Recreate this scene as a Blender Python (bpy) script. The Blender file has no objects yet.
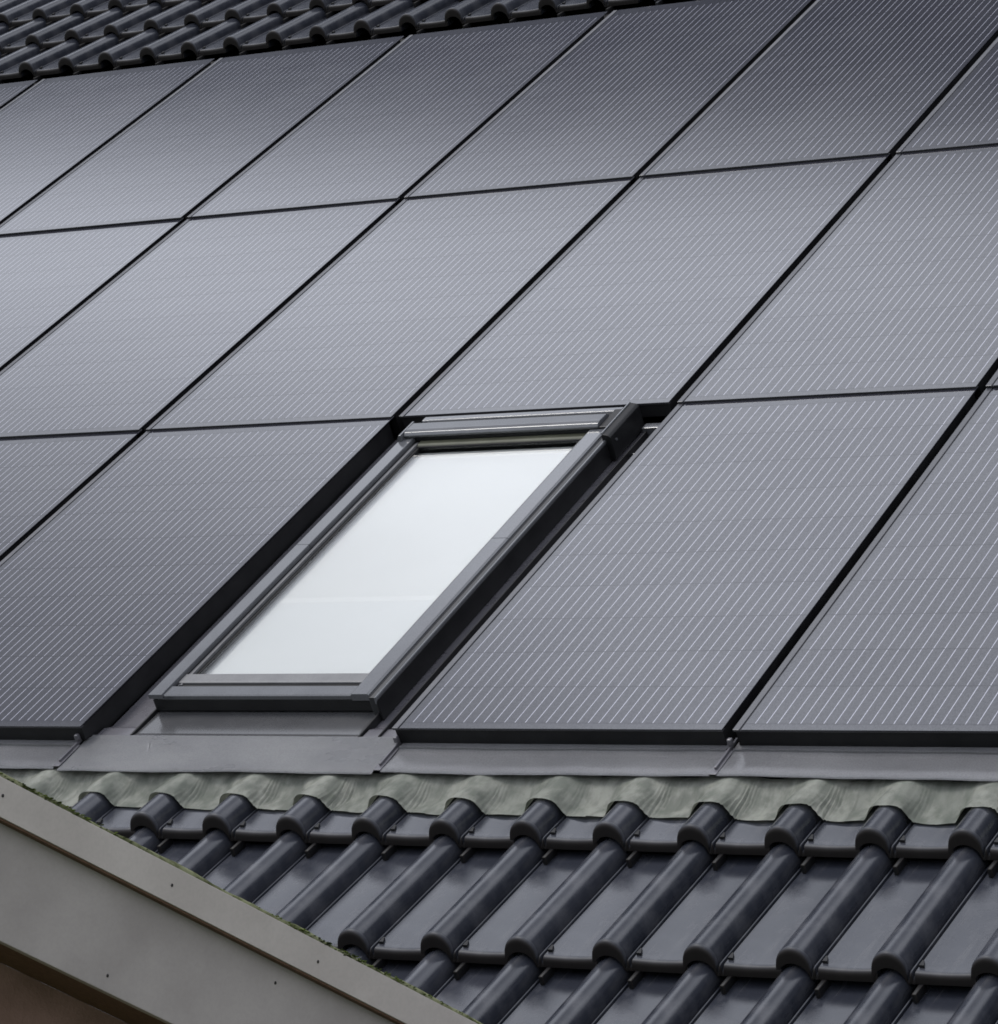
import bpy, bmesh, math, random
from mathutils import Matrix, Vector
random.seed(7)
SC = bpy.context.scene
COL = SC.collection

# ------------------------------------------------------------------ roof frame
# roof-plane coordinates in metres: x along the eave, y up the slope, z = height above the panel plane
DV = Vector((0, 0.84897, 0.52844))
NV = Vector((0, -0.52844, 0.84897))
ORG = Vector((0, 0, 6.0))
RM = Matrix(((1, DV.x, NV.x, ORG.x), (0, DV.y, NV.y, ORG.y), (0, DV.z, NV.z, ORG.z), (0, 0, 0, 1)))
W = 0.90            # panel lattice pitch
H = 1.648           # panel row pitch

# ------------------------------------------------------------------ helpers
def tag(o, label=None, cat=None, group=None, kind=None):
    if label: o['label'] = label
    if cat: o['category'] = cat
    if group: o['group'] = group
    if kind: o['kind'] = kind
    return o

def empty(name, mat, label, cat, group=None):
    o = bpy.data.objects.new(name, None)
    o.empty_display_size = 0.1
    COL.objects.link(o)
    o.matrix_world = mat
    return tag(o, label, cat, group)

def link(name, bm, mat, parent=None, smooth=None, local=None):
    bmesh.ops.recalc_face_normals(bm, faces=bm.faces)
    me = bpy.data.meshes.new(name)
    bm.to_mesh(me); bm.free()
    mats = mat if isinstance(mat, (list, tuple)) else [mat]
    for m in mats: me.materials.append(m)
    if smooth is not None:
        for p in me.polygons: p.use_smooth = True
        try: me.set_sharp_from_angle(angle=math.radians(smooth))
        except Exception: pass
    o = bpy.data.objects.new(name, me)
    COL.objects.link(o)
    if parent is not None:
        o.parent = parent
        if local is not None: o.matrix_local = local
    elif local is not None:
        o.matrix_world = local
    return o

def box(bm, x0, x1, y0, y1, z0, z1, bev=0.0, seg=2, mi=0):
    r = bmesh.ops.create_cube(bm, size=1.0)
    vs = r['verts']
    for v in vs:
        v.co = Vector(((x0+x1)/2 + v.co.x*(x1-x0), (y0+y1)/2 + v.co.y*(y1-y0), (z0+z1)/2 + v.co.z*(z1-z0)))
    fs = set(f for v in vs for f in v.link_faces)
    for f in fs: f.material_index = mi
    if bev > 0:
        es = list(set(e for v in vs for e in v.link_edges))
        bmesh.ops.bevel(bm, geom=es, offset=bev, segments=seg, profile=0.5, affect='EDGES')

def prism_x(bm, prof, x0, x1, bev=0.0, seg=2):
    """closed profile in (y,z) extruded along x"""
    a = [bm.verts.new((x0, p[0], p[1])) for p in prof]
    b = [bm.verts.new((x1, p[0], p[1])) for p in prof]
    n = len(prof)
    fs = [bm.faces.new(a), bm.faces.new(b[::-1])]
    for i in range(n):
        fs.append(bm.faces.new((a[i], b[i], b[(i+1) % n], a[(i+1) % n])))
    if bev > 0:
        es = list(set(e for v in a+b for e in v.link_edges))
        bmesh.ops.bevel(bm, geom=es, offset=bev, segments=seg, profile=0.5, affect='EDGES')

def prism_y(bm, prof, y0, y1, bev=0.0, seg=2, top_shift=0.0):
    """closed profile in (x,z) extruded along y"""
    a = [bm.verts.new((p[0], y0, p[1])) for p in prof]
    b = [bm.verts.new((p[0], y1, p[1])) for p in prof]
    n = len(prof)
    bm.faces.new(a); bm.faces.new(b[::-1])
    for i in range(n):
        bm.faces.new((a[i], b[i], b[(i+1) % n], a[(i+1) % n]))
    if bev > 0:
        es = list(set(e for v in a+b for e in v.link_edges))
        bmesh.ops.bevel(bm, geom=es, offset=bev, segments=seg, profile=0.5, affect='EDGES')

# ------------------------------------------------------------------ materials
class NT:
    def __init__(s, name):
        s.m = bpy.data.materials.new(name); s.m.use_nodes = True
        s.t = s.m.node_tree; s.n = s.t.nodes; s.l = s.t.links
        s.b = s.n['Principled BSDF']
    def new(s, ty, **k):
        x = s.n.new(ty)
        for a, v in k.items(): setattr(x, a, v)
        return x
    def link(s, a, b): s.l.new(a, b)
    def val(s, op, a, b=None, c=None, clamp=False):
        x = s.new('ShaderNodeMath', operation=op, use_clamp=clamp)
        for i, v in enumerate((a, b, c)):
            if v is None: continue
            if isinstance(v, (int, float)): x.inputs[i].default_value = v
            else: s.link(v, x.inputs[i])
        return x.outputs[0]
    def coord(s, scale=(1, 1, 1), shift=True):
        tc = s.new('ShaderNodeTexCoord'); mp = s.new('ShaderNodeMapping')
        mp.inputs['Scale'].default_value = scale; mp.inputs['Location'].default_value = (3.37, 5.71, 2.13) if shift else (0, 0, 0)
        s.link(tc.outputs['Object'], mp.inputs['Vector'])
        return mp.outputs[0]
    def noise(s, vec, scale, detail=4, rough=0.55):
        x = s.new('ShaderNodeTexNoise'); x.inputs['Scale'].default_value = scale
        x.inputs['Detail'].default_value = detail; x.inputs['Roughness'].default_value = rough
        s.link(vec, x.inputs['Vector']); return x.outputs['Fac']
    def mix(s, fac, a, b):
        x = s.new('ShaderNodeMix', data_type='RGBA')
        if isinstance(fac, (int, float)): x.inputs['Factor'].default_value = fac
        else: s.link(fac, x.inputs['Factor'])
        for i, v in ((6, a), (7, b)):
            if isinstance(v, tuple): x.inputs[i].default_value = (*v, 1)
            else: s.link(v, x.inputs[i])
        return x.outputs[2]
    def ramp(s, fac, lo, hi, a=0.0, b=1.0):
        x = s.new('ShaderNodeMapRange'); x.clamp = True
        x.interpolation_type = 'SMOOTHSTEP'
        s.link(fac, x.inputs[0])
        for i, v in enumerate((lo, hi, a, b)): x.inputs[i+1].default_value = v
        return x.outputs[0]
    def bump(s, h, strength=0.3, dist=0.001):
        x = s.new('ShaderNodeBump'); x.inputs['Strength'].default_value = strength
        x.inputs['Distance'].default_value = dist
        s.link(h, x.inputs['Height']); s.link(x.outputs[0], s.b.inputs['Normal'])
        return x
    def set(s, col=None, rough=None, metal=None, spec=None, coat=None, coat_r=None):
        d = {'Base Color': col, 'Roughness': rough, 'Metallic': metal, 'Specular IOR Level': spec,
             'Coat Weight': coat, 'Coat Roughness': coat_r}
        for k, v in d.items():
            if v is None: continue
            if isinstance(v, tuple): s.b.inputs[k].default_value = (*v, 1)
            elif isinstance(v, (int, float)): s.b.inputs[k].default_value = v
            else: s.link(v, s.b.inputs[k])

def painted(name, col, col2, rough, metal=0.0, scale=9, bump=0.15, spec=0.5, stretch=(1, 1, 1), grain=260, gs=0.25):
    t = NT(name); v = t.coord(stretch)
    f = t.noise(v, scale, 5, 0.6)
    g = t.noise(t.coord(), grain, 2, 0.5)
    c = t.mix(t.ramp(f, 0.3, 0.7), col, col2)
    c = t.mix(t.val('MULTIPLY', t.ramp(g, 0.35, 0.7), gs), c, tuple(x*0.45 for x in col))
    r = t.val('ADD', t.val('MULTIPLY', f, 0.22), rough-0.11)
    t.set(c, r, metal, spec)
    t.bump(t.val('ADD', g, t.val('MULTIPLY', f, 0.6)), bump, 0.0006)
    return t.m

def mat_cells():
    t = NT('solar_cell_glass')
    tc = t.new('ShaderNodeTexCoord'); sp = t.new('ShaderNodeSeparateXYZ')
    t.link(tc.outputs['Object'], sp.inputs[0]); X, Y = sp.outputs[0], sp.outputs[1]
    inx = t.val('MULTIPLY', t.val('GREATER_THAN', X, 0.066), t.val('LESS_THAN', X, 0.884))
    iny = t.val('MULTIPLY', t.val('GREATER_THAN', Y, 0.026), t.val('LESS_THAN', Y, 1.610))
    area = t.val('MULTIPLY', inx, iny)
    ph = t.val('FRACT', t.val('DIVIDE', t.val('SUBTRACT', X, 0.058), 0.0279))
    d = t.val('ABSOLUTE', t.val('SUBTRACT', ph, 0.5))
    line = t.ramp(d, 0.022, 0.052, 1.0, 0.0)
    # thin gaps between the cell rows and columns
    cy = t.val('FRACT', t.val('DIVIDE', t.val('SUBTRACT', Y, 0.026), 0.1584))
    gy = t.val('GREATER_THAN', t.val('ABSOLUTE', t.val('SUBTRACT', cy, 0.5)), 0.488)
    line = t.val('MULTIPLY', line, t.val('SUBTRACT', 1.0, t.val('MULTIPLY', gy, 0.85)))
    g1 = t.noise(t.coord((1, 0.35, 1)), 420, 3, 0.7)
    line = t.val('MULTIPLY', line, t.ramp(g1, 0.25, 0.55, 0.55, 1.0))
    line = t.val('MULTIPLY', line, area)
    g2 = t.noise(t.coord(), 3.0, 4, 0.6)
    base = t.mix(t.ramp(g1, 0.3, 0.7), (0.010, 0.010, 0.014), (0.022, 0.022, 0.030))
    base = t.mix(t.val('MULTIPLY', gy, 0.35), base, (0.012, 0.012, 0.015))
    # each panel has a slightly different tone of cell
    oi = t.new('ShaderNodeObjectInfo')
    base = t.mix(t.val('MULTIPLY', oi.outputs['Random'], 0.28), base, (0.030, 0.030, 0.040))
    # dust film gathering toward lower edge and in soft blotches
    dust = t.val('ADD', t.val('MULTIPLY', t.ramp(g2, 0.35, 0.75), 0.06), t.ramp(Y, 0.0, 0.03, 0.08, 0.0))
    base = t.mix(dust, base, (0.12, 0.118, 0.115))
    c = t.mix(line, base, (0.33, 0.33, 0.385))
    rr = t.val('ADD', t.val('MULTIPLY', g2, 0.04), 0.075)
    g3 = t.noise(t.coord((1.6, 0.8, 1)), 190, 3, 0.75)
    cell = t.val('FRACT', t.val('MULTIPLY', t.val('ADD', t.val('FLOOR', t.val('DIVIDE', t.val('SUBTRACT', Y, 0.026), 0.1584)), t.val('MULTIPLY', oi.outputs['Random'], 7.0)), 0.618))
    sp2 = t.val('MULTIPLY', t.val('ADD', t.ramp(g3, 0.3, 0.7, 0.40, 0.72), t.val('MULTIPLY', cell, 0.05)), t.val('SUBTRACT', 1.0, t.val('MULTIPLY', gy, 0.30)))
    t.set(c, rr, 0.0, sp2)
    t.bump(t.val('ADD', g1, t.val('MULTIPLY', line, 0.5)), 0.10, 0.00005)
    return t.m

def mat_tile():
    t = NT('glazed_tile')
    v = t.coord()
    f = t.noise(v, 14, 5, 0.6); g = t.noise(v, 300, 3, 0.6); st = t.noise(t.coord((14, 1.2, 6)), 4, 4, 0.6)
    oi = t.new('ShaderNodeObjectInfo')
    c = t.mix(oi.outputs['Random'], (0.018, 0.020, 0.027), (0.031, 0.033, 0.042))
    c = t.mix(t.val('MULTIPLY', t.ramp(f, 0.45, 0.8), 0.5), c, (0.088, 0.088, 0.096))
    c = t.mix(t.val('MULTIPLY', t.ramp(st, 0.5, 0.8), 0.35), c, (0.085, 0.083, 0.085))
    # unglazed brown clay on the nose face, painted darker to carry its shade
    sp = t.new('ShaderNodeSeparateXYZ'); tc = t.new('ShaderNodeTexCoord'); t.link(tc.outputs['Object'], sp.inputs[0])
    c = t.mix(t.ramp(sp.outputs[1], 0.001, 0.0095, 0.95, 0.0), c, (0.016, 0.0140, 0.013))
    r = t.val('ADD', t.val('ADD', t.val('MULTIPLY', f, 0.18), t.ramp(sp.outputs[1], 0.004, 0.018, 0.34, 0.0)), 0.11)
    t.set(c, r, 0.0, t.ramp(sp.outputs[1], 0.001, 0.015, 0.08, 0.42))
    t.bump(t.val('ADD', g, t.val('MULTIPLY', f, 0.7)), 0.20, 0.0005)
    return t.m

def mat_lead():
    t = NT('weathered_lead')
    a = t.noise(t.coord((2.2, 1.2, 1)), 14, 5, 0.55); b = t.noise(t.coord(), 40, 5, 0.6); g = t.noise(t.coord(), 350, 2, 0.6)
    k = t.noise(t.coord((1.0, 0.5, 1)), 3.2, 4, 0.6)
    c = t.mix(t.ramp(a, 0.34, 0.68), (0.20, 0.212, 0.182), (0.375, 0.38, 0.335))
    c = t.mix(t.val('MULTIPLY', t.ramp(b, 0.5, 0.75), 0.35), c, (0.11, 0.135, 0.095))
    c = t.mix(t.val('MULTIPLY', t.ramp(k, 0.45, 0.7), 0.5), c, (0.13, 0.15, 0.125))
    t.set(c, 0.62, 0.0, 0.35)
    t.bump(t.val('ADD', t.val('MULTIPLY', a, 0.5), t.val('ADD', t.val('MULTIPLY', b, 0.5), t.val('MULTIPLY', g, 0.3))), 0.4, 0.0015)
    return t.m

def mat_moss():
    t = NT('moss')
    a = t.noise(t.coord(), 30, 5, 0.7); g = t.noise(t.coord(), 260, 3, 0.7)
    c = t.mix(t.ramp(a, 0.40, 0.62), (0.020, 0.026, 0.010), (0.085, 0.115, 0.022))
    c = t.mix(t.ramp(g, 0.58, 0.72), c, (0.16, 0.17, 0.06))
    t.set(c, 0.95, 0.0, 0.1); t.bump(g, 1.0, 0.004)
    return t.m

def mat_blind(name, c0):
    t = NT(name)
    g = t.noise(t.coord((1, 60, 1)), 8, 2, 0.5); f = t.noise(t.coord(), 2.2, 3, 0.5)
    c = t.mix(t.ramp(f, 0.35, 0.7), c0, tuple(min(1, x*1.05) for x in c0))
    c = t.mix(t.val('MULTIPLY', g, 0.05), c, (0.6, 0.6, 0.62))
    t.set(c, 0.9, 0.0, 0.2)
    return t.m

def mat_pane():
    m = bpy.data.materials.new('window_glass'); m.use_nodes = True
    nt = m.node_tree; nt.nodes.clear()
    out = nt.nodes.new('ShaderNodeOutputMaterial'); mx = nt.nodes.new('ShaderNodeMixShader')
    lw = nt.nodes.new('ShaderNodeLayerWeight'); lw.inputs[0].default_value = 0.5
    pw = nt.nodes.new('ShaderNodeMath'); pw.operation = 'POWER'; pw.inputs[1].default_value = 5.0
    fr = nt.nodes.new('ShaderNodeMath'); fr.operation = 'MULTIPLY_ADD'; fr.inputs[1].default_value = 0.93; fr.inputs[2].default_value = 0.05
    nt.links.new(lw.outputs['Facing'], pw.inputs[0]); nt.links.new(pw.outputs[0], fr.inputs[0])
    tr = nt.nodes.new('ShaderNodeBsdfTransparent'); tr.inputs[0].default_value = (0.925, 0.93, 0.925, 1)
    gl = nt.nodes.new('ShaderNodeBsdfGlossy'); gl.inputs['Roughness'].default_value = 0.02
    tc = nt.nodes.new('ShaderNodeTexCoord'); no = nt.nodes.new('ShaderNodeTexNoise'); no.inputs['Scale'].default_value = 1.6
    bu = nt.nodes.new('ShaderNodeBump'); bu.inputs['Strength'].default_value = 0.2; bu.inputs['Distance'].default_value = 0.002
    nt.links.new(tc.outputs['Object'], no.inputs['Vector']); nt.links.new(no.outputs['Fac'], bu.inputs['Height'])
    nt.links.new(bu.outputs[0], gl.inputs['Normal'])
    nt.links.new(fr.outputs[0], mx.inputs[0]); nt.links.new(tr.outputs[0], mx.inputs[1]); nt.links.new(gl.outputs[0], mx.inputs[2])
    nt.links.new(mx.outputs[0], out.inputs[0])
    return m

M_cell = mat_cells()
M_tile = mat_tile()
M_lead = mat_lead()
M_moss = mat_moss()
M_frame = painted('anodised_frame', (0.045, 0.045, 0.052), (0.065, 0.065, 0.072), 0.34, 0.0, 12, 0.12, 0.6)
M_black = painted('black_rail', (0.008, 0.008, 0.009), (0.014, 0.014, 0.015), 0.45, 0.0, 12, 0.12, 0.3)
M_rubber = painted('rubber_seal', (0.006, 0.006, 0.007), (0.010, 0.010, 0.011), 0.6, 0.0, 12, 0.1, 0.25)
M_flash = painted('flashing_sheet', (0.22, 0.22, 0.23), (0.28, 0.28, 0.285), 0.30, 0.0, 3.5, 0.0, 0.6, (1, 2.5, 1))
M_sheet = painted('glossy_flashing_sheet', (0.21, 0.21, 0.22), (0.27, 0.27, 0.28), 0.17, 0.0, 2.5, 0.0, 0.7, (1, 2.0, 1))
M_apron = painted('glossy_apron_sheet', (0.050, 0.050, 0.053), (0.075, 0.075, 0.078), 0.18, 0.0, 2.5, 0.0, 0.7)
M_gutter = painted('gutter_sheet', (0.075, 0.072, 0.082), (0.10, 0.097, 0.108), 0.28, 0.0, 6, 0.12, 0.6)
M_clad = painted('window_cladding', (0.075, 0.077, 0.084), (0.095, 0.098, 0.106), 0.15, 0.0, 5, 0.0, 0.6)
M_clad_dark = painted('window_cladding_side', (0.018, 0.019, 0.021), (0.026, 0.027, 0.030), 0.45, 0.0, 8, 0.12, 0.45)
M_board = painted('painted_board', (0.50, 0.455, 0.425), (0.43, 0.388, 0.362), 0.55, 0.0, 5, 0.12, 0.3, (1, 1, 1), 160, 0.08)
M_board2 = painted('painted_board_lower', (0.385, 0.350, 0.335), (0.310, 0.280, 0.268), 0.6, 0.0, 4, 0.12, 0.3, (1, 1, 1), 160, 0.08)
M_brown = painted('stained_timber', (0.135, 0.075, 0.045), (0.090, 0.050, 0.030), 0.7, 0.0, 20, 0.3, 0.3, (1, 8, 8))
M_nail = painted('nail_head', (0.02, 0.02, 0.02), (0.035, 0.03, 0.028), 0.5, 0.3, 50, 0.1)
M_deck = painted('underlay', (0.012, 0.012, 0.012), (0.02, 0.02, 0.02), 0.8, 0.0, 12, 0.2)
M_reveal = painted('window_lining', (0.55, 0.56, 0.56), (0.60, 0.61, 0.61), 0.7, 0.0, 5, 0.05)
M_sash = painted('sash_frame', (0.095, 0.095, 0.10), (0.13, 0.13, 0.135), 0.42, 0.0, 8, 0.1, 0.5)
M_olive = painted('vent_bar', (0.10, 0.10, 0.07), (0.14, 0.14, 0.10), 0.45, 0.0, 14, 0.2, 0.5)
M_blind = mat_blind('blind_cloth', (0.60, 0.60, 0.595))
M_pane = mat_pane()

def mat_brick():
    t = NT('brick'); br = t.new('ShaderNodeTexBrick')
    t.link(t.coord(), br.inputs['Vector']); br.inputs['Scale'].default_value = 4.5
    br.inputs['Color1'].default_value = (0.17, 0.085, 0.06, 1); br.inputs['Color2'].default_value = (0.12, 0.065, 0.05, 1)
    br.inputs['Mortar'].default_value = (0.16, 0.14, 0.13, 1); br.inputs['Mortar Size'].default_value = 0.012
    t.set(br.outputs['Color'], 0.85, 0.0, 0.2); return t.m
M_brick = mat_brick()
def mat_grass():
    t = NT('lawn'); f = t.noise(t.coord(), 0.6, 6, 0.6); g = t.noise(t.coord(), 60, 3)
    t.set(t.mix(t.ramp(f, 0.3, 0.7), (0.045, 0.07, 0.025), (0.08, 0.10, 0.04)), 0.95, 0, 0.1); t.bump(g, 0.6, 0.02); return t.m

# ------------------------------------------------------------------ ground
bm = bmesh.new(); bmesh.ops.create_grid(bm, x_segments=8, y_segments=8, size=400)
g = link('ground', bm, mat_grass()); tag(g, 'lawn around the house', None, None, 'structure')

# ------------------------------------------------------------------ solar panels
GAP = 0.027
Y0P, Y1P, ZT = 0.0, H + 0.016, -0.0070      # a panel laps over the one below
def make_panel(rail):
    """local frame: x from the column lattice line, y up slope from the lower edge"""
    bm = bmesh.new()
    box(bm, GAP+0.021, W, 0.001, Y1P, -0.0040, 0.0, 0.0004, 1)
    glass = ('glass_sheet', bm, M_cell)
    bm = bmesh.new()
    box(bm, GAP, GAP+0.0165, 0.0, Y1P, -0.0042, 0.0004, 0.0010)         # left edge strip
    box(bm, GAP+0.0165, GAP+0.0210, 0.003, Y1P, -0.0042, -0.0026)       # groove floor
    box(bm, GAP+0.0005, W-0.0005, 0.0025, 0.014, -0.0066, -0.0043)
    frame = ('edge_strip', bm, M_frame)
    bm = bmesh.new()
    box(bm, GAP+0.004, W-0.002, 0.006, 0.026, -0.044 if rail else -0.0072, -0.0067)
    box(bm, W-0.024, W-0.002, 0.026, Y1P-0.03, -0.066, -0.0068)
    box(bm, GAP+0.004, GAP+0.026, 0.026, Y1P-0.03, -0.066, -0.0068)
    under = ('support_rail', bm, M_black)
    return glass, frame, under

protos = {}
def place_panel(row, col, label):
    rail = row == 0 or (row == 1 and col == 1)
    tilt = Matrix.Rotation(math.atan2(ZT, Y1P) + random.uniform(-0.0006, 0.0006), 4, 'X') @ Matrix.Rotation(random.uniform(-0.0007, 0.0007), 4, 'Y')
    m = RM @ Matrix.Translation((col*W, row*H, 0)) @ tilt
    e = empty('solar_panel', m, label, 'solar panel', 'black solar panels laid in rows on the roof')
    if rail not in protos:
        protos[rail] = [link(n, b, mt, e) for n, b, mt in make_panel(rail)]
    else:
        for p in protos[rail]:
            c = p.copy(); COL.objects.link(c); c.parent = e
    return e

LAB = {
 (0,-1): 'black solar panel cut by the left photo edge in the bottom row, beside another panel',
 (0,0): 'black solar panel directly left of the roof window, bottom row',
 (0,2): 'black solar panel directly right of the roof window, bottom row above grey flashing',
 (0,3): 'black solar panel at lower right of the array, second right of the roof window',
 (1,-2): 'sliver of black solar panel at the left photo edge in the middle row',
 (1,-1): 'black solar panel in the middle row, second from the left photo edge',
 (1,0): 'black solar panel in the middle row, up and to the left of the roof window',
 (1,1): 'black solar panel in the middle row directly above the hood of the roof window',
 (1,2): 'black solar panel in the middle row, up and to the right of the roof window',
 (1,3): 'tiny corner of black solar panel at the right photo edge in the middle row',
 (2,-4): 'tiny corner of black solar panel at the left photo edge just below upper tiles',
 (2,-3): 'black solar panel in the top row, leftmost full one under the upper tiles',
 (2,-2): 'black solar panel in the top row, second full one from the left below tiles',
 (2,-1): 'black solar panel in the top row, third full one from the left below tiles',
 (2,0): 'black solar panel in the top row below the right end of the upper tiles',
 (2,1): 'large dark black solar panel at the top right, its upper edge outside the photo',
 (2,2): 'part of black solar panel at the right photo edge in the top row',
 (0,-2): 'solar panel of the bottom row just beyond the left photo edge',
 (0,4): 'solar panel of the bottom row just beyond the right photo edge',
 (1,-3): 'solar panel of the middle row just beyond the left photo edge',
 (1,4): 'solar panel of the middle row just beyond the right photo edge',
 (2,3): 'solar panel of the top row just beyond the right photo edge',
}
for (r, c), lb in LAB.items():
    place_panel(r, c, lb)

# ------------------------------------------------------------------ house: tiles, deck, walls
house = empty('tiled_house', RM.copy(), 'dark grey pantiled roof slope that carries the solar panels and the roof window', 'house')
PITCH = 0.2105
def tile_profile():
    """top surface of a tile: (x, z) from the left foot of the roll to the right overlap; z=0 is the pan"""
    pts = []
    RW, RH = 0.0368, 0.043
    n = 16
    for i in range(n+1):
        a = math.pi*(1 - i/n)
        x = RW*math.cos(a); z = RH*(math.sin(a)**0.82) if math.sin(a) > 1e-6 else 0.0
        pts.append((x, z + (0.0 if i else 0.001)))
    pts[0] = (-RW, 0.0045)
    pts[-1] = (RW, -0.004)
    pts += [(RW+0.0008, -0.013), (RW+0.0052, -0.013), (RW+0.0062, 0.0000), (RW+0.0078, 0.0014), (RW+0.0100, 0.0005), (RW+0.0110, -0.012), (RW+0.0165, -0.012), (RW+0.0180, 0.0008)]
    x0 = RW+0.0180; x1 = PITCH-RW-0.001
    for i in range(1, 7):
        k = i/6; x = x0+(x1-x0)*k
        pts.append((x, 0.0008 - 0.0022*math.sin(math.pi*k)))
    pts.append((PITCH-RW+0.010, -0.001))
    return pts
TP = tile_profile()
def make_tile(length, name='roof_tile'):
    bm = bmesh.new()
    T = 0.032
    # station: (y, top drop, inset)
    st = [(0.0, -0.0110), (0.0010, -0.0066), (0.0032, -0.0032), (0.0065, -0.0011), (0.0105, -0.0002), (0.016, 0.0)] + [(length*k, 0.0) for k in (0.25, 0.5, 0.75, 1.0)]
    top, bot = [], []
    for y, dz in st:
        top.append([bm.verts.new((x, y, z+dz)) for x, z in TP])
    for y in (0.0, length):
        row = []
        for i, (x, z) in enumerate(TP):
            row.append(bm.verts.new((x*0.985, y, max(z - T, -0.0225) if z > 0.006 else -0.0225)))
        bot.append(row)
    n = len(TP)
    for j in range(len(st)-1):
        for i in range(n-1):
            bm.faces.new((top[j][i], top[j][i+1], top[j+1][i+1], top[j+1][i]))
    for i in range(n-1):
        bm.faces.new((top[0][i], bot[0][i], bot[0][i+1], top[0][i+1]))
        bm.faces.new((top[-1][i], top[-1][i+1], bot[1][i+1], bot[1][i]))
        bm.faces.new((bot[0][i], bot[1][i], bot[1][i+1], bot[0][i+1]))
    for i in (0, n-1):
        bm.faces.new([top[j][i] for j in range(len(st))] + [bot[1][i], bot[0][i]])
    # weather nib beside the roll, and a black block standing in for shadow under the front edge
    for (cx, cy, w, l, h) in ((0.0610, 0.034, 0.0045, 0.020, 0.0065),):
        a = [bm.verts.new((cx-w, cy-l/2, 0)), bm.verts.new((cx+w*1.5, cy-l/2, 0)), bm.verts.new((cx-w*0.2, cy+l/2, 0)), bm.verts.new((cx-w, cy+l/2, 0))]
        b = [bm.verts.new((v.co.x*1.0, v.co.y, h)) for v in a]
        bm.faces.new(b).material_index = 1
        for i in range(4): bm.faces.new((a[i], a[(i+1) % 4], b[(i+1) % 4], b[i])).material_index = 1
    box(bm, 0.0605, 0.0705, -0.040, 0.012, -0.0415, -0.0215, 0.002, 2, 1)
    return bm
def prep_tile(length):
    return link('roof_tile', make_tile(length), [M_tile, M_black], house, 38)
STEP = 0.042
def tile_mat(x, y, zpan, gauge):
    tl = math.atan2(-STEP, gauge)
    return (Matrix.Translation((x+random.uniform(-.0010, .0010), y+random.uniform(-.002, .002), zpan+random.uniform(-.0008, .0008)))
            @ Matrix.Rotation(tl+random.uniform(-.002, .002), 4, 'X') @ Matrix.Rotation(random.uniform(-.003, .003), 4, 'Z') @ Matrix.Rotation(random.uniform(-.006, .006), 4, 'Y'))
PANZ = -0.081
LOWX = 2.962
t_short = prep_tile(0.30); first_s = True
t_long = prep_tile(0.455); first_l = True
for row, (yn, src) in enumerate(((-0.326, 's'), (-0.754, 'l'), (-1.177, 'l'))):
    for k in range(-10, 4 + (row > 0)):
        if src == 's': o = t_short if first_s else t_short.copy(); new = not first_s; first_s = False
        else: o = t_long if first_l else t_long.copy(); new = not first_l; first_l = False
        if new: COL.objects.link(o); o.parent = house
        o.matrix_local = tile_mat(LOWX+k*PITCH, yn, PANZ, 0.423)
UPX = -1.584
for row in range(3):
    for k in range(-10, 8):
        o = t_long.copy(); COL.objects.link(o); o.parent = house
        o.matrix_local = tile_mat(UPX+k*PITCH, 5.078+row*0.352, -0.006, 0.352)
# the rest of the tiling, beyond the photograph's edges, as one part
src = t_long.data
sv = [v.co.copy() for v in src.vertices]; sp_ = [(list(p.vertices), p.material_index) for p in src.polygons]
V, F, MI = [], [], []
spots = [(LOWX+k*PITCH, y, PANZ, 0.423) for y, ks in ((-0.754, range(5, 8)), (-1.177, range(5, 8)), (-1.600, range(-20, 8))) for k in ks]
spots += [(LOWX+k*PITCH, y, PANZ, 0.423) for y in (-0.754, -1.177) for k in range(-20, -10)]
spots += [(UPX+k*PITCH, 5.078+r*0.352, -0.006, 0.352) for r in range(3) for k in list(range(-14, -10))+list(range(8, 29))]
for q in spots:
    m = tile_mat(*q); b0 = len(V)
    V += [m @ c for c in sv]
    for vs_, mi in sp_: F.append([b0+i for i in vs_]); MI.append(mi)
V0 = len(V)
sv2 = [v.co.copy() for v in t_short.data.vertices]
for k in list(range(-20, -10))+list(range(5, 8)):
    m = tile_mat(LOWX+k*PITCH, -0.326, PANZ, 0.423); b0 = len(V)
    V += [m @ c for c in sv2]
    for p in t_short.data.polygons: F.append([b0+i for i in p.vertices]); MI.append(p.material_index)
me = bpy.data.meshes.new('outer_tiling'); me.from_pydata([tuple(v) for v in V], [], F)
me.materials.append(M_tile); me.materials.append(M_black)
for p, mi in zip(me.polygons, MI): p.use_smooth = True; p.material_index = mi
me.set_sharp_from_angle(angle=math.radians(38))
ot = bpy.data.objects.new('outer_tiling', me); COL.objects.link(ot); ot.parent = house; ot['kind'] = 'stuff'

bm = bmesh.new()
box(bm, -4.6, 4.6, -1.7, 0.02, -0.24, -0.155)
box(bm, -4.6, 4.6, 0.023, 4.93, -0.24, -0.10)
box(bm, -4.6, 4.6, 4.933, 6.4, -0.24, -0.09)
link('roof_deck', bm, M_deck, house)
bm = bmesh.new()
box(bm, -4.6, 4.6, 4.93, 5.06, -0.085, -0.052)
link('closing_batten', bm, M_black, house)
# walls under the roof slope, in world axes
bm = bmesh.new()
box(bm, -4.4, 4.4, -1.05, -0.80, 0.0, 4.97)
link('wall', bm, M_brick, house, None, RM.inverted())
bm = bmesh.new()
box(bm, -4.4, 4.4, 4.9, 5.15, 0.0, 8.55)
link('wall', bm, M_brick, house, None, RM.inverted())

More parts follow.
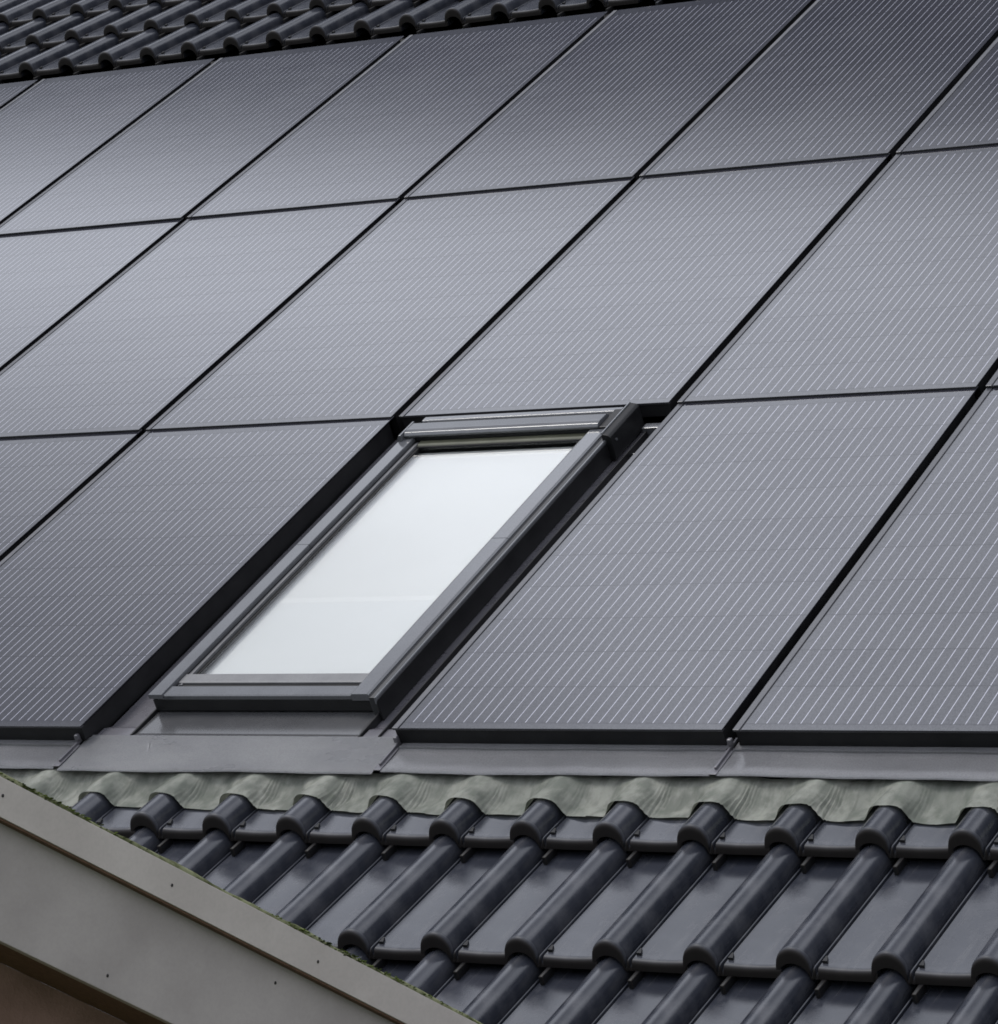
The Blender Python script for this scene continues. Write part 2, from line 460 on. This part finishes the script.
# ------------------------------------------------------------------ channels around and below the array
bm = bmesh.new()
box(bm, 0.905, 1.022, 0.040, 1.63, -0.074, -0.066)
box(bm, 1.700, 1.822, 0.040, 1.63, -0.074, -0.066)
box(bm, 1.023, 1.699, 1.60, 1.66, -0.074, -0.060)
prism_x(bm, [(0.034, -0.053), (0.034, -0.050), (0.075, -0.052), (0.105, -0.0655), (0.105, -0.069)], 0.905, 1.012)
prism_x(bm, [(0.034, -0.053), (0.034, -0.050), (0.075, -0.052), (0.105, -0.0655), (0.105, -0.069)], 1.704, 1.826)
ch = link('window_flashing', bm, M_gutter, None, None, RM.copy())
tag(ch, 'dark sunken metal channel framing the roof window between the panels', 'flashing')
bm = bmesh.new()
prism_x(bm, [(0.034, -0.0535), (0.034, -0.0500), (0.040, -0.0492), (0.052, -0.0515), (0.150, -0.0545), (0.190, -0.058), (0.190, -0.062)], 1.0225, 1.6915)
link('lower_apron', bm, M_apron, ch, None, Matrix.Identity(4))
bm = bmesh.new()
for xa, wdt, yb in ((1.014, 0.006, 1.62), (1.694, 0.006, 0.30), (1.752, 0.004, 1.60)):
    box(bm, xa, xa+wdt, 0.036, yb, -0.066, -0.0445, 0.0015)
rb = link('rib', bm, M_black, ch, None, Matrix.Identity(4))
bm = bmesh.new()   # folded cross pieces at the head of the right channel
box(bm, 1.758, 1.824, 1.462, 1.468, -0.066, -0.056, 0.001)
link('cross_piece', bm, M_clad, ch, None, Matrix.Identity(4))
bm = bmesh.new()
box(bm, 1.742, 1.824, 1.572, 1.600, -0.066, -0.036, 0.002)
link('cross_piece', bm, M_clad, ch, None, Matrix.Identity(4))

def eave_plate(x0, x1, yl, label, top=0.02, mt_=None):
    """folded sheet that sheds water from under the panels onto the lead"""
    bm = bmesh.new()
    nx = max(8, int((x1-x0)/0.02))
    prof = [(top, -0.0440), (-0.006, -0.0455), (-0.0075, -0.0435), (-0.0135, -0.0435), (-0.0150, -0.0480), (-0.0350, -0.0492), (-0.06, -0.0488), (yl+0.012, -0.0475), (yl+0.003, -0.0478), (yl, -0.0505)]
    if top > 0.025: prof = [(top, -0.0470), (0.0, -0.0472), (-0.04, -0.0478), (-0.08, -0.0478), (yl+0.012, -0.0475), (yl+0.003, -0.0478), (yl, -0.0505)]
    rows = []
    for i in range(nx+1):
        x = x0 + (x1-x0)*i/nx
        w = 0.0010*math.sin(x*5.1)+0.0006*math.sin(x*13.7+1.0)+0.00025*math.sin(x*41.0)
        rows.append([bm.verts.new((x, y+(w*1.2 if j > 4 else 0), z + w*min(1, j/3))) for j, (y, z) in enumerate(prof)])
    for i in range(nx):
        for j in range(len(prof)-1):
            bm.faces.new((rows[i][j], rows[i+1][j], rows[i+1][j+1], rows[i][j+1]))
    r = bmesh.ops.solidify(bm, geom=list(bm.faces), thickness=0.0022)
    o = link('eave_flashing', bm, mt_ or M_sheet, None, None, RM.copy())
    return tag(o, label, 'flashing', 'grey metal eave flashing sheets below the array')
eave_plate(-1.4, 0.872, -0.112, 'grey metal flashing sheet at the left photo edge, below the panel left of the window')
m1 = eave_plate(0.890, 1.822, -0.121, 'flat grey metal flashing sheet directly below the roof window', top=0.036, mt_=M_flash)
eave_plate(1.840, 2.705, -0.112, 'grey metal flashing sheet below the panel just right of the roof window')
eave_plate(2.722, 4.5, -0.112, 'grey metal flashing sheet below the lower right panel, running out of the photo')
# upturned joints between the sheets
def joint(x, label):
    bm = bmesh.new()
    box(bm, x-0.0025, x+0.0035, -0.092, 0.030, -0.047, -0.0385, 0.0015, 2)
    box(bm, x-0.010, x+0.010, -0.110, -0.012, -0.0475, -0.0448, 0.0008)
    box(bm, x-0.004, x+0.008, -0.010, 0.002, -0.036, -0.020, 0.003)
    o = link('flashing_joint', bm, M_gutter, None, None, RM.copy())
    tag(o, label, 'flashing joint', 'folded joints between the eave flashing sheets')
joint(0.881, 'dark folded joint between flashing sheets left below the roof window')
joint(1.831, 'dark folded joint between flashing sheets right below the roof window')
joint(2.7135, 'dark folded joint between flashing sheets below the seam of the two right panels')

# ------------------------------------------------------------------ lead apron dressed over the tiles
def tile_top(x):
    k = round((x-LOWX)/PITCH); dx = x-(LOWX+k*PITCH)
    if abs(dx) < 0.038:
        return 0.043*(1-(dx/0.038)**2)**0.42
    return 0.0
TBN = 4096; TBX0, TBX1 = -1.6, 4.6
FAT = []
for i in range(TBN):
    x = TBX0+(TBX1-TBX0)*i/(TBN-1)
    FAT.append(max(tile_top(x+d) for d in (-0.009, -0.005, 0, 0.005, 0.009, 0.014)))
def smooth_top(x, r):
    s = 0; n = 9
    for i in range(n):
        q = (x + r*(i-(n-1)/2)/((n-1)/2) - TBX0)/(TBX1-TBX0)*(TBN-1)
        s += FAT[max(0, min(TBN-1, int(q+0.5)))]
    return s/n
bm = bmesh.new()
nx, ny = 2600, 9
x0, x1 = -1.2, 4.45
rows = []
rnd = [random.uniform(-1, 1) for _ in range(64)]
for i in range(nx+1):
    x = x0+(x1-x0)*i/nx
    k = math.floor((x-LOWX)/PITCH+0.5); dx = x-(LOWX+k*PITCH); q = rnd[k % 64]; q2 = rnd[(k*7+3) % 64]
    col = []
    yb = -0.2200 + 0.0025*math.sin(x*17+q) + 0.0012*math.sin(x*61)
    # the sheet slides a little lower in the pans than on the rolls
    yb -= 0.004*(1-min(1, smooth_top(x, 0.02)/0.03))*(0.6+0.5*q)
    for j in range(ny+1):
        t = j/ny
        y = -0.085 + (yb+0.085)*t
        base = PANZ - STEP*((y+0.331)/0.423)
        r = 0.030*(1-t)+0.008
        drape = max(smooth_top(x, r), tile_top(x)) + 0.0050
        e = min(1.0, max(0.0, (t-0.08)/0.55)); e = e*e*(3-2*e)
        e = 0.33+0.67*e
        z = base + 0.0490*(1-e) + drape*e
        # shrinkage pleats on the right flank of each roll
        a = max(0.0, 1-((dx-0.046-0.02*(1-t))/0.026)**2)*min(1, t*1.8)*max(0.0, min(1.0, 0.35+1.2*abs(q2)))
        z += a*0.0020*(1+math.sin(dx*2*math.pi/0.0082))
        z += 0.0016*math.sin(x*23+q*5+t*2)*(1-abs(2*t-1)) + 0.0012*math.sin(x*57+t*7)
        col.append(bm.verts.new((x, y, z)))
    rows.append(col)
for i in range(nx):
    for j in range(ny):
        bm.faces.new((rows[i][j], rows[i+1][j], rows[i+1][j+1], rows[i][j+1]))
bmesh.ops.solidify(bm, geom=list(bm.faces), thickness=0.0022)
lead = link('lead_apron', bm, M_lead, None, 50, RM.copy())
tag(lead, 'greenish weathered lead apron dressed in waves over the top course of lower tiles', 'lead flashing')

# ------------------------------------------------------------------ roof window
win = empty('roof_window', RM @ Matrix.Translation((1.36, 0.155, -0.06)),
            'roof window with dark grey frame and closed white blind, set among the solar panels', 'roof window')
WL = Matrix.Translation((-1.36, -0.155, 0.06))
def wpart(name, bm, mat, sm=None, parent=None):
    return link(name, bm, mat, parent or win, sm, WL if parent is None else Matrix.Identity(4))
XL, XR = 1.014, 1.708
YB, YT = 0.153, 1.49
# outer base frame (dark sides)
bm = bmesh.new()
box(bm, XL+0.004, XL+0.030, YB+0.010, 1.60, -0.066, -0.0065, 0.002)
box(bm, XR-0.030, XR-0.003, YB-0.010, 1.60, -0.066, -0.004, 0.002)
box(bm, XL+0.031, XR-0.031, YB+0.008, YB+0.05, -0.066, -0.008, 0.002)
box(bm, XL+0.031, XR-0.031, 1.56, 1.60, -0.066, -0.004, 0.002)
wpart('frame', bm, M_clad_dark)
# left cladding: flat strip in two lengths with a hairline joint
def left_clad(y0, y1):
    bm = bmesh.new()
    prism_y(bm, [(XL, -0.012), (XL, -0.001), (XL+0.002, 0.001), (XL+0.042, 0.001), (XL+0.044, -0.003), (XL+0.044, -0.012)], y0, y1, 0.0007, 1)
    return bm
wpart('side_cladding', left_clad(YB-0.004, 0.905), M_clad)
wpart('side_cladding', left_clad(0.9065, 1.52), M_clad)
# right cladding: raised flat, shallow groove, bright outer lip and a deep dark flank
def right_clad(y0, y1):
    bm = bmesh.new()
    prism_y(bm, [(1.626, -0.016), (1.626, 0.001), (1.629, 0.0035), (1.674, 0.0035), (1.679, 0.000), (1.680, -0.016)], y0, y1, 0.0008, 1)
    return bm
wpart('side_cladding', right_clad(YB-0.006, 0.905), M_clad)
bm = bmesh.new()
prism_y(bm, [(1.6802, -0.016), (1.6802, -0.0015), (1.690, -0.0085), (1.7002, -0.0085), (1.7002, -0.016)], YB-0.008, 1.50)
wpart('cladding_groove', bm, M_black)
wpart('side_cladding', right_clad(0.9065, 1.50), M_clad)
bm = bmesh.new()
prism_y(bm, [(1.7005, -0.018), (1.7005, 0.0005), (1.7018, 0.002), (1.7060, 0.002), (1.7080, -0.001), (1.7080, -0.006), (1.704, -0.018)], YB-0.020, 1.50, 0.0008, 1)
wpart('outer_lip', bm, M_clad)
bm = bmesh.new()
box(bm, 1.7010, 1.7075, YB-0.018, 1.50, -0.064, -0.0065, 0.0010)
wpart('side_panel', bm, M_black)
# bottom rail
bm = bmesh.new()
prism_x(bm, [(YB, -0.0165), (YB, -0.006), (YB+0.004, -0.0035), (0.196, -0.0035), (0.199, -0.006), (0.199, -0.0165)], XL+0.022, 1.652, 0.001, 2)
wpart('bottom_rail', bm, M_clad)
bm = bmesh.new()
prism_x(bm, [(YB+0.0005, -0.048), (YB+0.0005, -0.0168), (YB+0.03, -0.0168), (YB+0.03, -0.056), (YB+0.008, -0.056)], XL+0.006, 1.6995, 0.0015, 2)
wpart('bottom_front', bm, M_black)
bm = bmesh.new()
box(bm, 1.052, 1.640, 0.1995, 0.222, -0.022, -0.0145)
wpart('drain_gap', bm, M_rubber)
# sash: thin frame round the glass
bm = bmesh.new()
prism_x(bm, [(0.222, -0.024), (0.222, -0.010), (0.225, -0.0085), (0.262, -0.0085), (0.268, -0.0125), (0.268, -0.024)], 1.058, 1.64, 0.0008, 1)
box(bm, 1.0590, 1.0635, 0.215, 1.50, -0.024, -0.0130, 0.0008)
box(bm, 1.0665, 1.0730, 0.215, 1.50, -0.024, -0.0110, 0.0008)
box(bm, 1.600, 1.627, 0.268, 1.50, -0.024, -0.017, 0.0008)
wpart('sash_frame', bm, M_sash)
bm = bmesh.new()
box(bm, 1.0582, 1.0815, 0.269, 1.50, -0.030, -0.0190)
wpart('gasket', bm, M_rubber)
bm = bmesh.new()
prism_x(bm, [(1.486, -0.024), (1.486, -0.016), (1.490, -0.012), (1.510, -0.011), (1.510, -0.024)], 1.074, 1.628, 0.001, 2)
wpart('vent_bar', bm, M_olive)
bm = bmesh.new()
box(bm, 1.060, 1.628, 1.5105, 1.545, -0.024, -0.010)
wpart('gasket', bm, M_rubber)
bm = bmesh.new()
box(bm, 1.074, 1.628, 1.4795, 1.4855, -0.024, -0.016, 0.0006)
wpart('gasket', bm, M_rubber)
# glass
bm = bmesh.new()
box(bm, 1.0820, 1.600, 0.2682, 1.479, -0.0240, -0.0205)
pane = wpart('glass_pane', bm, M_pane, None)
# blind and lining behind the glass, with a paler strip imitating a reflection
bm = bmesh.new()
box(bm, 1.068, 1.616, 0.690, 1.485, -0.040, -0.0385)
bl = wpart('blind', bm, M_blind, None)
bm = bmesh.new()
box(bm, 1.068, 1.616, 0.6632, 0.6898, -0.041, -0.0383, 0.0006)
link('reflection_strip', bm, mat_blind('reflection_cloth', (0.64, 0.64, 0.635)), bl)
bm = bmesh.new()
box(bm, 1.062, 1.620, 0.262, 0.6630, -0.046, -0.0384)
box(bm, 1.0615, 1.0675, 0.262, 1.475, -0.050, -0.0305)
box(bm, 1.6165, 1.622, 0.262, 1.475, -0.050, -0.0305)
wpart('lining', bm, mat_blind('lining_white', (0.60, 0.605, 0.605)), None)
# hood
bm = bmesh.new()
prism_x(bm, [(1.501, 0.004), (1.499, 0.010), (1.506, 0.0180), (1.520, 0.0205), (1.562, 0.0185), (1.572, 0.012), (1.572, 0.002), (1.508, 0.001)], 1.030, 1.655, 0.0018, 2)
hd = wpart('hood', bm, M_clad)
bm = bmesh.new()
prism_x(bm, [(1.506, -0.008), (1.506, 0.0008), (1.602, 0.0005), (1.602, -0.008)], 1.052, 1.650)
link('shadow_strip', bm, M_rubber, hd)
bm = bmesh.new()
prism_x(bm, [(1.604, -0.030), (1.604, 0.001), (1.608, 0.0035), (1.628, 0.0030), (1.631, -0.001), (1.631, -0.030)], 1.030, 1.672, 0.0012, 2)
wpart('head_flashing', bm, M_clad)
bm = bmesh.new()
prism_y(bm, [(1.014, 0.000), (1.016, 0.010), (1.022, 0.0195), (1.029, 0.0195), (1.029, 0.000)], 1.486, 1.572, 0.0015, 2)
link('end_cap', bm, M_clad, hd)
bm = bmesh.new()
box(bm, 1.657, 1.696, 1.500, 1.605, -0.020, 0.010, 0.003)
prism_y(bm, [(1.6975, -0.060), (1.6975, 0.014), (1.701, 0.0190), (1.718, 0.0150), (1.724, 0.008), (1.724, -0.055), (1.720, -0.060)], 1.436, 1.622, 0.002, 2)
link('end_cap', bm, M_black, hd)
bm = bmesh.new()
prism_y(bm, [(1.6968, 0.0170), (1.6980, 0.0222), (1.7012, 0.0222), (1.7022, 0.0195)], 1.438, 1.620)
link('cap_edge', bm, M_clad, hd)
bm = bmesh.new()
bmesh.ops.create_cone(bm, cap_ends=True, segments=14, radius1=0.0045, radius2=0.0040, depth=0.004,
                      matrix=Matrix.Translation((1.7250, 1.462, -0.010)) @ Matrix.Rotation(math.pi/2, 4, 'Y'))
link('screw', bm, M_clad, hd)

# ------------------------------------------------------------------ gable end in front (world axes)
CAM = ORG + Vector((6.27413, -6.74542, 0.06424))
FW = Vector((-0.52334967, 0.85035414, 0.05479922)); RT = Vector((0.85163381, 0.52413724, 0.0)); UPV = Vector((0.02872231, -0.04666887, 0.99849739))
# camera axes re-orthogonalised
FW.normalize(); RT = FW.cross(Vector((0, 0, 1))).normalized(); UPV = RT.cross(FW).normalized()
# The verge starts at a point 5.9 m out and falls away to the right
P0 = CAM + FW*5.9 + RT*(-0.8559) + UPV*(-0.4528)
D = (RT*1.163 + FW*1.0 - UPV*0.755).normalized()
Dh = Vector((D.x, D.y, 0)).normalized()
NB = Vector((Dh.y, -Dh.x, 0))          # outward, toward the viewer
if NB.dot(FW) > 0: NB = -NB
slope = D.z/Vector((D.x, D.y, 0)).length
# gable frame: x along Dh (horizontal), y inward (-NB), z up; the shapes follow the slope
GM = Matrix(((Dh.x, -NB.x, 0, P0.x), (Dh.y, -NB.y, 0, P0.y), (0, 0, 1, P0.z), (0, 0, 0, 1)))
gable = empty('gable_end', GM, 'pale painted gable bargeboards with a mossy top edge, sloping across the lower left corner', 'house gable')
S0, S1 = -0.9, 3.0
def gl(name, bm, mat, sm=None, parent=None, loc=Matrix.Identity(4)):
    return link(name, bm, mat, parent or gable, sm, loc)
def slab(bm, s0, s1, in0, in1, top, bot, bev=0.0, ns=1):
    """sloping board: in0..in1 inward depth, top..bot vertical offsets from the verge line"""
    vs = {}
    for i, s in enumerate((s0, s1)):
        for j, d in enumerate((in0, in1)):
            for k, h in enumerate((top, bot)):
                vs[i, j, k] = bm.verts.new((s, d, s*slope+h))
    F = [((0,0,0),(0,1,0),(0,1,1),(0,0,1)), ((1,0,0),(1,0,1),(1,1,1),(1,1,0)), ((0,0,0),(0,0,1),(1,0,1),(1,0,0)),
         ((0,1,0),(1,1,0),(1,1,1),(0,1,1)), ((0,0,0),(1,0,0),(1,1,0),(0,1,0)), ((0,0,1),(0,1,1),(1,1,1),(1,0,1))]
    for f in F: bm.faces.new([vs[q] for q in f])
    if bev:
        es = list(set(e for v in vs.values() for e in v.link_edges))
        bmesh.ops.bevel(bm, geom=es, offset=bev, segments=2, profile=0.5, affect='EDGES')
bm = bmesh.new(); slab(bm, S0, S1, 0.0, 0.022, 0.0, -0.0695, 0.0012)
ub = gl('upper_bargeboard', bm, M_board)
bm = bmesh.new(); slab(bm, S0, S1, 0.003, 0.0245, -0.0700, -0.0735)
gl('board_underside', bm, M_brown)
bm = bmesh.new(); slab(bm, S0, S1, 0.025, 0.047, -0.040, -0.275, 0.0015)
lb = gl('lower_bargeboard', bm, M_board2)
bm = bmesh.new(); slab(bm, S0, S1, 0.049, 0.225, -0.254, -0.270)
gl('soffit', bm, M_brown)
bm = bmesh.new()
vs = [bm.verts.new(p) for p in ((S0, 0.226, S0*slope-0.27), (S1, 0.226, S1*slope-0.27), (S1, 0.226, -P0.z), (S0, 0.226, -P0.z))]
vb = [bm.verts.new(v.co+Vector((0, 0.22, 0))) for v in vs]
bm.faces.new(vs); bm.faces.new(vb[::-1])
for i in range(4): bm.faces.new((vs[i], vb[i], vb[(i+1) % 4], vs[(i+1) % 4]))
def mat_wall():
    t = NT('rendered_brick'); f = t.noise(t.coord((1, 1, 1)), 9, 5, 0.65); g = t.noise(t.coord(), 120, 3, 0.6)
    t.set(t.mix(t.ramp(f, 0.3, 0.7), (0.20, 0.125, 0.098), (0.26, 0.165, 0.135)), 0.85, 0.0, 0.2); t.bump(g, 0.5, 0.003); return t.m
gl('wall', bm, mat_wall())
bm = bmesh.new(); slab(bm, S0, S1, 0.049, 0.95, -0.012, -0.10)
gl('roof_slope', bm, M_deck)
# felt strip and moss on the top edge
bm = bmesh.new()
rows = []
n = 420
for i in range(n+1):
    s = S0+(S1-S0)*i/n
    w = 0.0022*math.sin(s*21)+0.0016*math.sin(s*47+1)+random.uniform(-.0007, .0007)
    rows.append([bm.verts.new((s, d, s*slope+h)) for d, h in ((0.002, 0.0002), (0.004, 0.0045+w*0.5), (0.012, 0.0095+w*0.7), (0.026, 0.0125+w), (0.027, 0.009+w), (0.030, -0.01))])
for i in range(n):
    for j in range(5): bm.faces.new((rows[i][j], rows[i+1][j], rows[i+1][j+1], rows[i][j+1]))
def mat_felt():
    t = NT('felt_edge'); f = t.noise(t.coord(), 25, 4, 0.6)
    t.set(t.mix(t.ramp(f, 0.35, 0.62), (0.045, 0.052, 0.018), (0.17, 0.18, 0.10)), 0.8, 0.0, 0.2); return t.m
gl('top_edge_strip', bm, mat_felt(), 60)
bm = bmesh.new()
for q in range(3600):
    s = random.uniform(S0, S1); c = 0.5+0.5*math.sin(s*9.0+1.2*math.sin(s*3.1))
    if random.random() > 0.05+0.95*c*c: continue
    r = random.uniform(0.0009, 0.0021)*(0.75+0.5*c)
    d = random.uniform(0.000, 0.014); h = 0.0015+random.uniform(-0.0015, 0.0060)*(0.6+0.7*c)
    m = Matrix.Translation((s, d, s*slope+h)) @ Matrix.Diagonal((random.uniform(1.2, 3.2), 1, random.uniform(.5, .9), 1))
    bmesh.ops.create_icosphere(bm, subdivisions=1, radius=r, matrix=m)
gl('moss_edge', bm, M_moss, 80)
# nail heads; (s, drop) measured along the boards
for par, s, dep, drop in ((ub, 0.006, 0.0, -0.031), (ub, 0.366, 0.0, -0.0355), (ub, 0.700, 0.0, -0.038), (lb, 0.245, 0.025, -0.245), (lb, 0.620, 0.025, -0.110)):
    bm = bmesh.new()
    bmesh.ops.create_uvsphere(bm, u_segments=12, v_segments=8, radius=0.0028,
        matrix=Matrix.Translation((s, dep-0.0003, s*slope+drop)) @ Matrix.Diagonal((1, 0.4, 1.15, 1)))
    gl('nail', bm, M_nail, 60, par)

# ------------------------------------------------------------------ camera
cam_d = bpy.data.cameras.new('camera'); cam = bpy.data.objects.new('camera', cam_d); COL.objects.link(cam)
cam_d.sensor_fit = 'HORIZONTAL'; cam_d.sensor_width = 36.0; cam_d.lens = 36.0*3440/998
cam_d.clip_start = 0.1; cam_d.clip_end = 2000
cam.matrix_world = Matrix(((RT.x, UPV.x, -FW.x, CAM.x), (RT.y, UPV.y, -FW.y, CAM.y), (RT.z, UPV.z, -FW.z, CAM.z), (0, 0, 0, 1)))
SC.camera = cam

# ------------------------------------------------------------------ light: broken cloud, sun veiled behind it beyond the ridge
def dirv(el, az):
    el, az = math.radians(el), math.radians(az)
    return Vector((math.cos(el)*math.sin(az), math.cos(el)*math.cos(az), math.sin(el)))
SUN_EL, SUN_AZ = 64, -112
world = bpy.data.worlds.new('World'); SC.world = world; world.use_nodes = True
nt = world.node_tree; nt.nodes.clear()
N = nt.nodes.new; L = nt.links.new
out = N('ShaderNodeOutputWorld')
sky = N('ShaderNodeTexSky'); sky.sky_type = 'NISHITA'; sky.sun_disc = False
sky.sun_elevation = math.radians(SUN_EL); sky.sun_rotation = math.radians(SUN_AZ)
bg1 = N('ShaderNodeBackground'); bg1.inputs[1].default_value = 0.06; L(sky.outputs[0], bg1.inputs[0])
tc = N('ShaderNodeTexCoord')
nrm = N('ShaderNodeVectorMath'); nrm.operation = 'NORMALIZE'; L(tc.outputs['Generated'], nrm.inputs[0])
def dot(vec):
    x = N('ShaderNodeVectorMath'); x.operation = 'DOT_PRODUCT'; L(nrm.outputs[0], x.inputs[0]); x.inputs[1].default_value = vec; return x.outputs['Value']
def mr(v, a, b, c, d, smooth=True):
    x = N('ShaderNodeMapRange'); x.clamp = True
    if smooth: x.interpolation_type = 'SMOOTHSTEP'
    L(v, x.inputs[0])
    for i, q in enumerate((a, b, c, d)): x.inputs[i+1].default_value = q
    return x.outputs[0]
def mt(op, a, b):
    x = N('ShaderNodeMath'); x.operation = op
    for i, q in enumerate((a, b)):
        if isinstance(q, (int, float)): x.inputs[i].default_value = q
        else: L(q, x.inputs[i])
    return x.outputs[0]
ns = N('ShaderNodeTexNoise'); ns.inputs['Scale'].default_value = 2.2; ns.inputs['Detail'].default_value = 7; ns.inputs['Roughness'].default_value = 0.55
L(nrm.outputs[0], ns.inputs['Vector'])
cl = ns.outputs['Fac']
glow = mr(dot(dirv(41.5, -51)), math.cos(math.radians(26)), math.cos(math.radians(3)), 0.0, 1.0)     # bright patch added in the sky that the panels reflect
base = mr(cl, 0.3, 0.7, 0.62, 1.05)
# unseen dark cloud bank, added low down to dim the upper panels' reflections
ra, rb_ = dirv(36.0, -52.5), dirv(47.2, -33.8)
A = ra.cross(rb_).normalized()
if A.dot(dirv(60, -50)) < 0: A = -A
s = dot(A)
s2 = mt('ADD', s, mt('MULTIPLY', mt('SUBTRACT', cl, 0.5), 0.02))
bank = mr(s2, -0.003, 0.050, 0.03, 1.0)
wide = mr(dot(dirv(46, -50)), math.cos(math.radians(42)), math.cos(math.radians(20)), 1.0, 0.30)  # wide dull patch added to the sky to hold reflections down
lum = mt('MULTIPLY', mt('MULTIPLY', mt('ADD', mt('MULTIPLY', base, wide), mt('MULTIPLY', glow, 0.68)), bank), 1.8)
# unseen dark cloud added to dim lower left reflections; viewer's side duller too
west = mr(dot(dirv(46, -71)), math.cos(math.radians(15.5)), math.cos(math.radians(4.5)), 1.0, 0.24)
lum = mt('MULTIPLY', lum, west)
side = mr(dot(Vector((0.55, -0.83, 0.0))), -0.3, 0.9, 1.0, 0.6)
lum = mt('MULTIPLY', lum, side)
colr = N('ShaderNodeCombineXYZ')
L(mt('MULTIPLY', lum, 0.93), colr.inputs[0]); L(mt('MULTIPLY', lum, 0.97), colr.inputs[1]); L(mt('MULTIPLY', lum, 1.07), colr.inputs[2])
bg2 = N('ShaderNodeBackground'); bg2.inputs[1].default_value = 1.0; L(colr.outputs[0], bg2.inputs[0])
mx = N('ShaderNodeMixShader'); mx.inputs[0].default_value = 0.88
L(bg1.outputs[0], mx.inputs[1]); L(bg2.outputs[0], mx.inputs[2]); L(mx.outputs[0], out.inputs[0])
sd = bpy.data.lights.new('sun', 'SUN'); sd.energy = 1.5; sd.angle = math.radians(20); sd.color = (1.0, 0.97, 0.93)
so = bpy.data.objects.new('sun', sd); COL.objects.link(so)
so.rotation_euler = dirv(SUN_EL, SUN_AZ).to_track_quat('Z', 'Y').to_euler()
so.location = (0, 0, 30)

SC.view_settings.view_transform = 'Standard'; SC.view_settings.look = 'None'
SC.view_settings.exposure = 0.4; SC.view_settings.gamma = 1.0; SC.view_settings.use_curve_mapping = False
SC.cycles.use_denoising = True
SC.cycles.pixel_filter_type = 'BLACKMAN_HARRIS'; SC.cycles.filter_width = 1.7
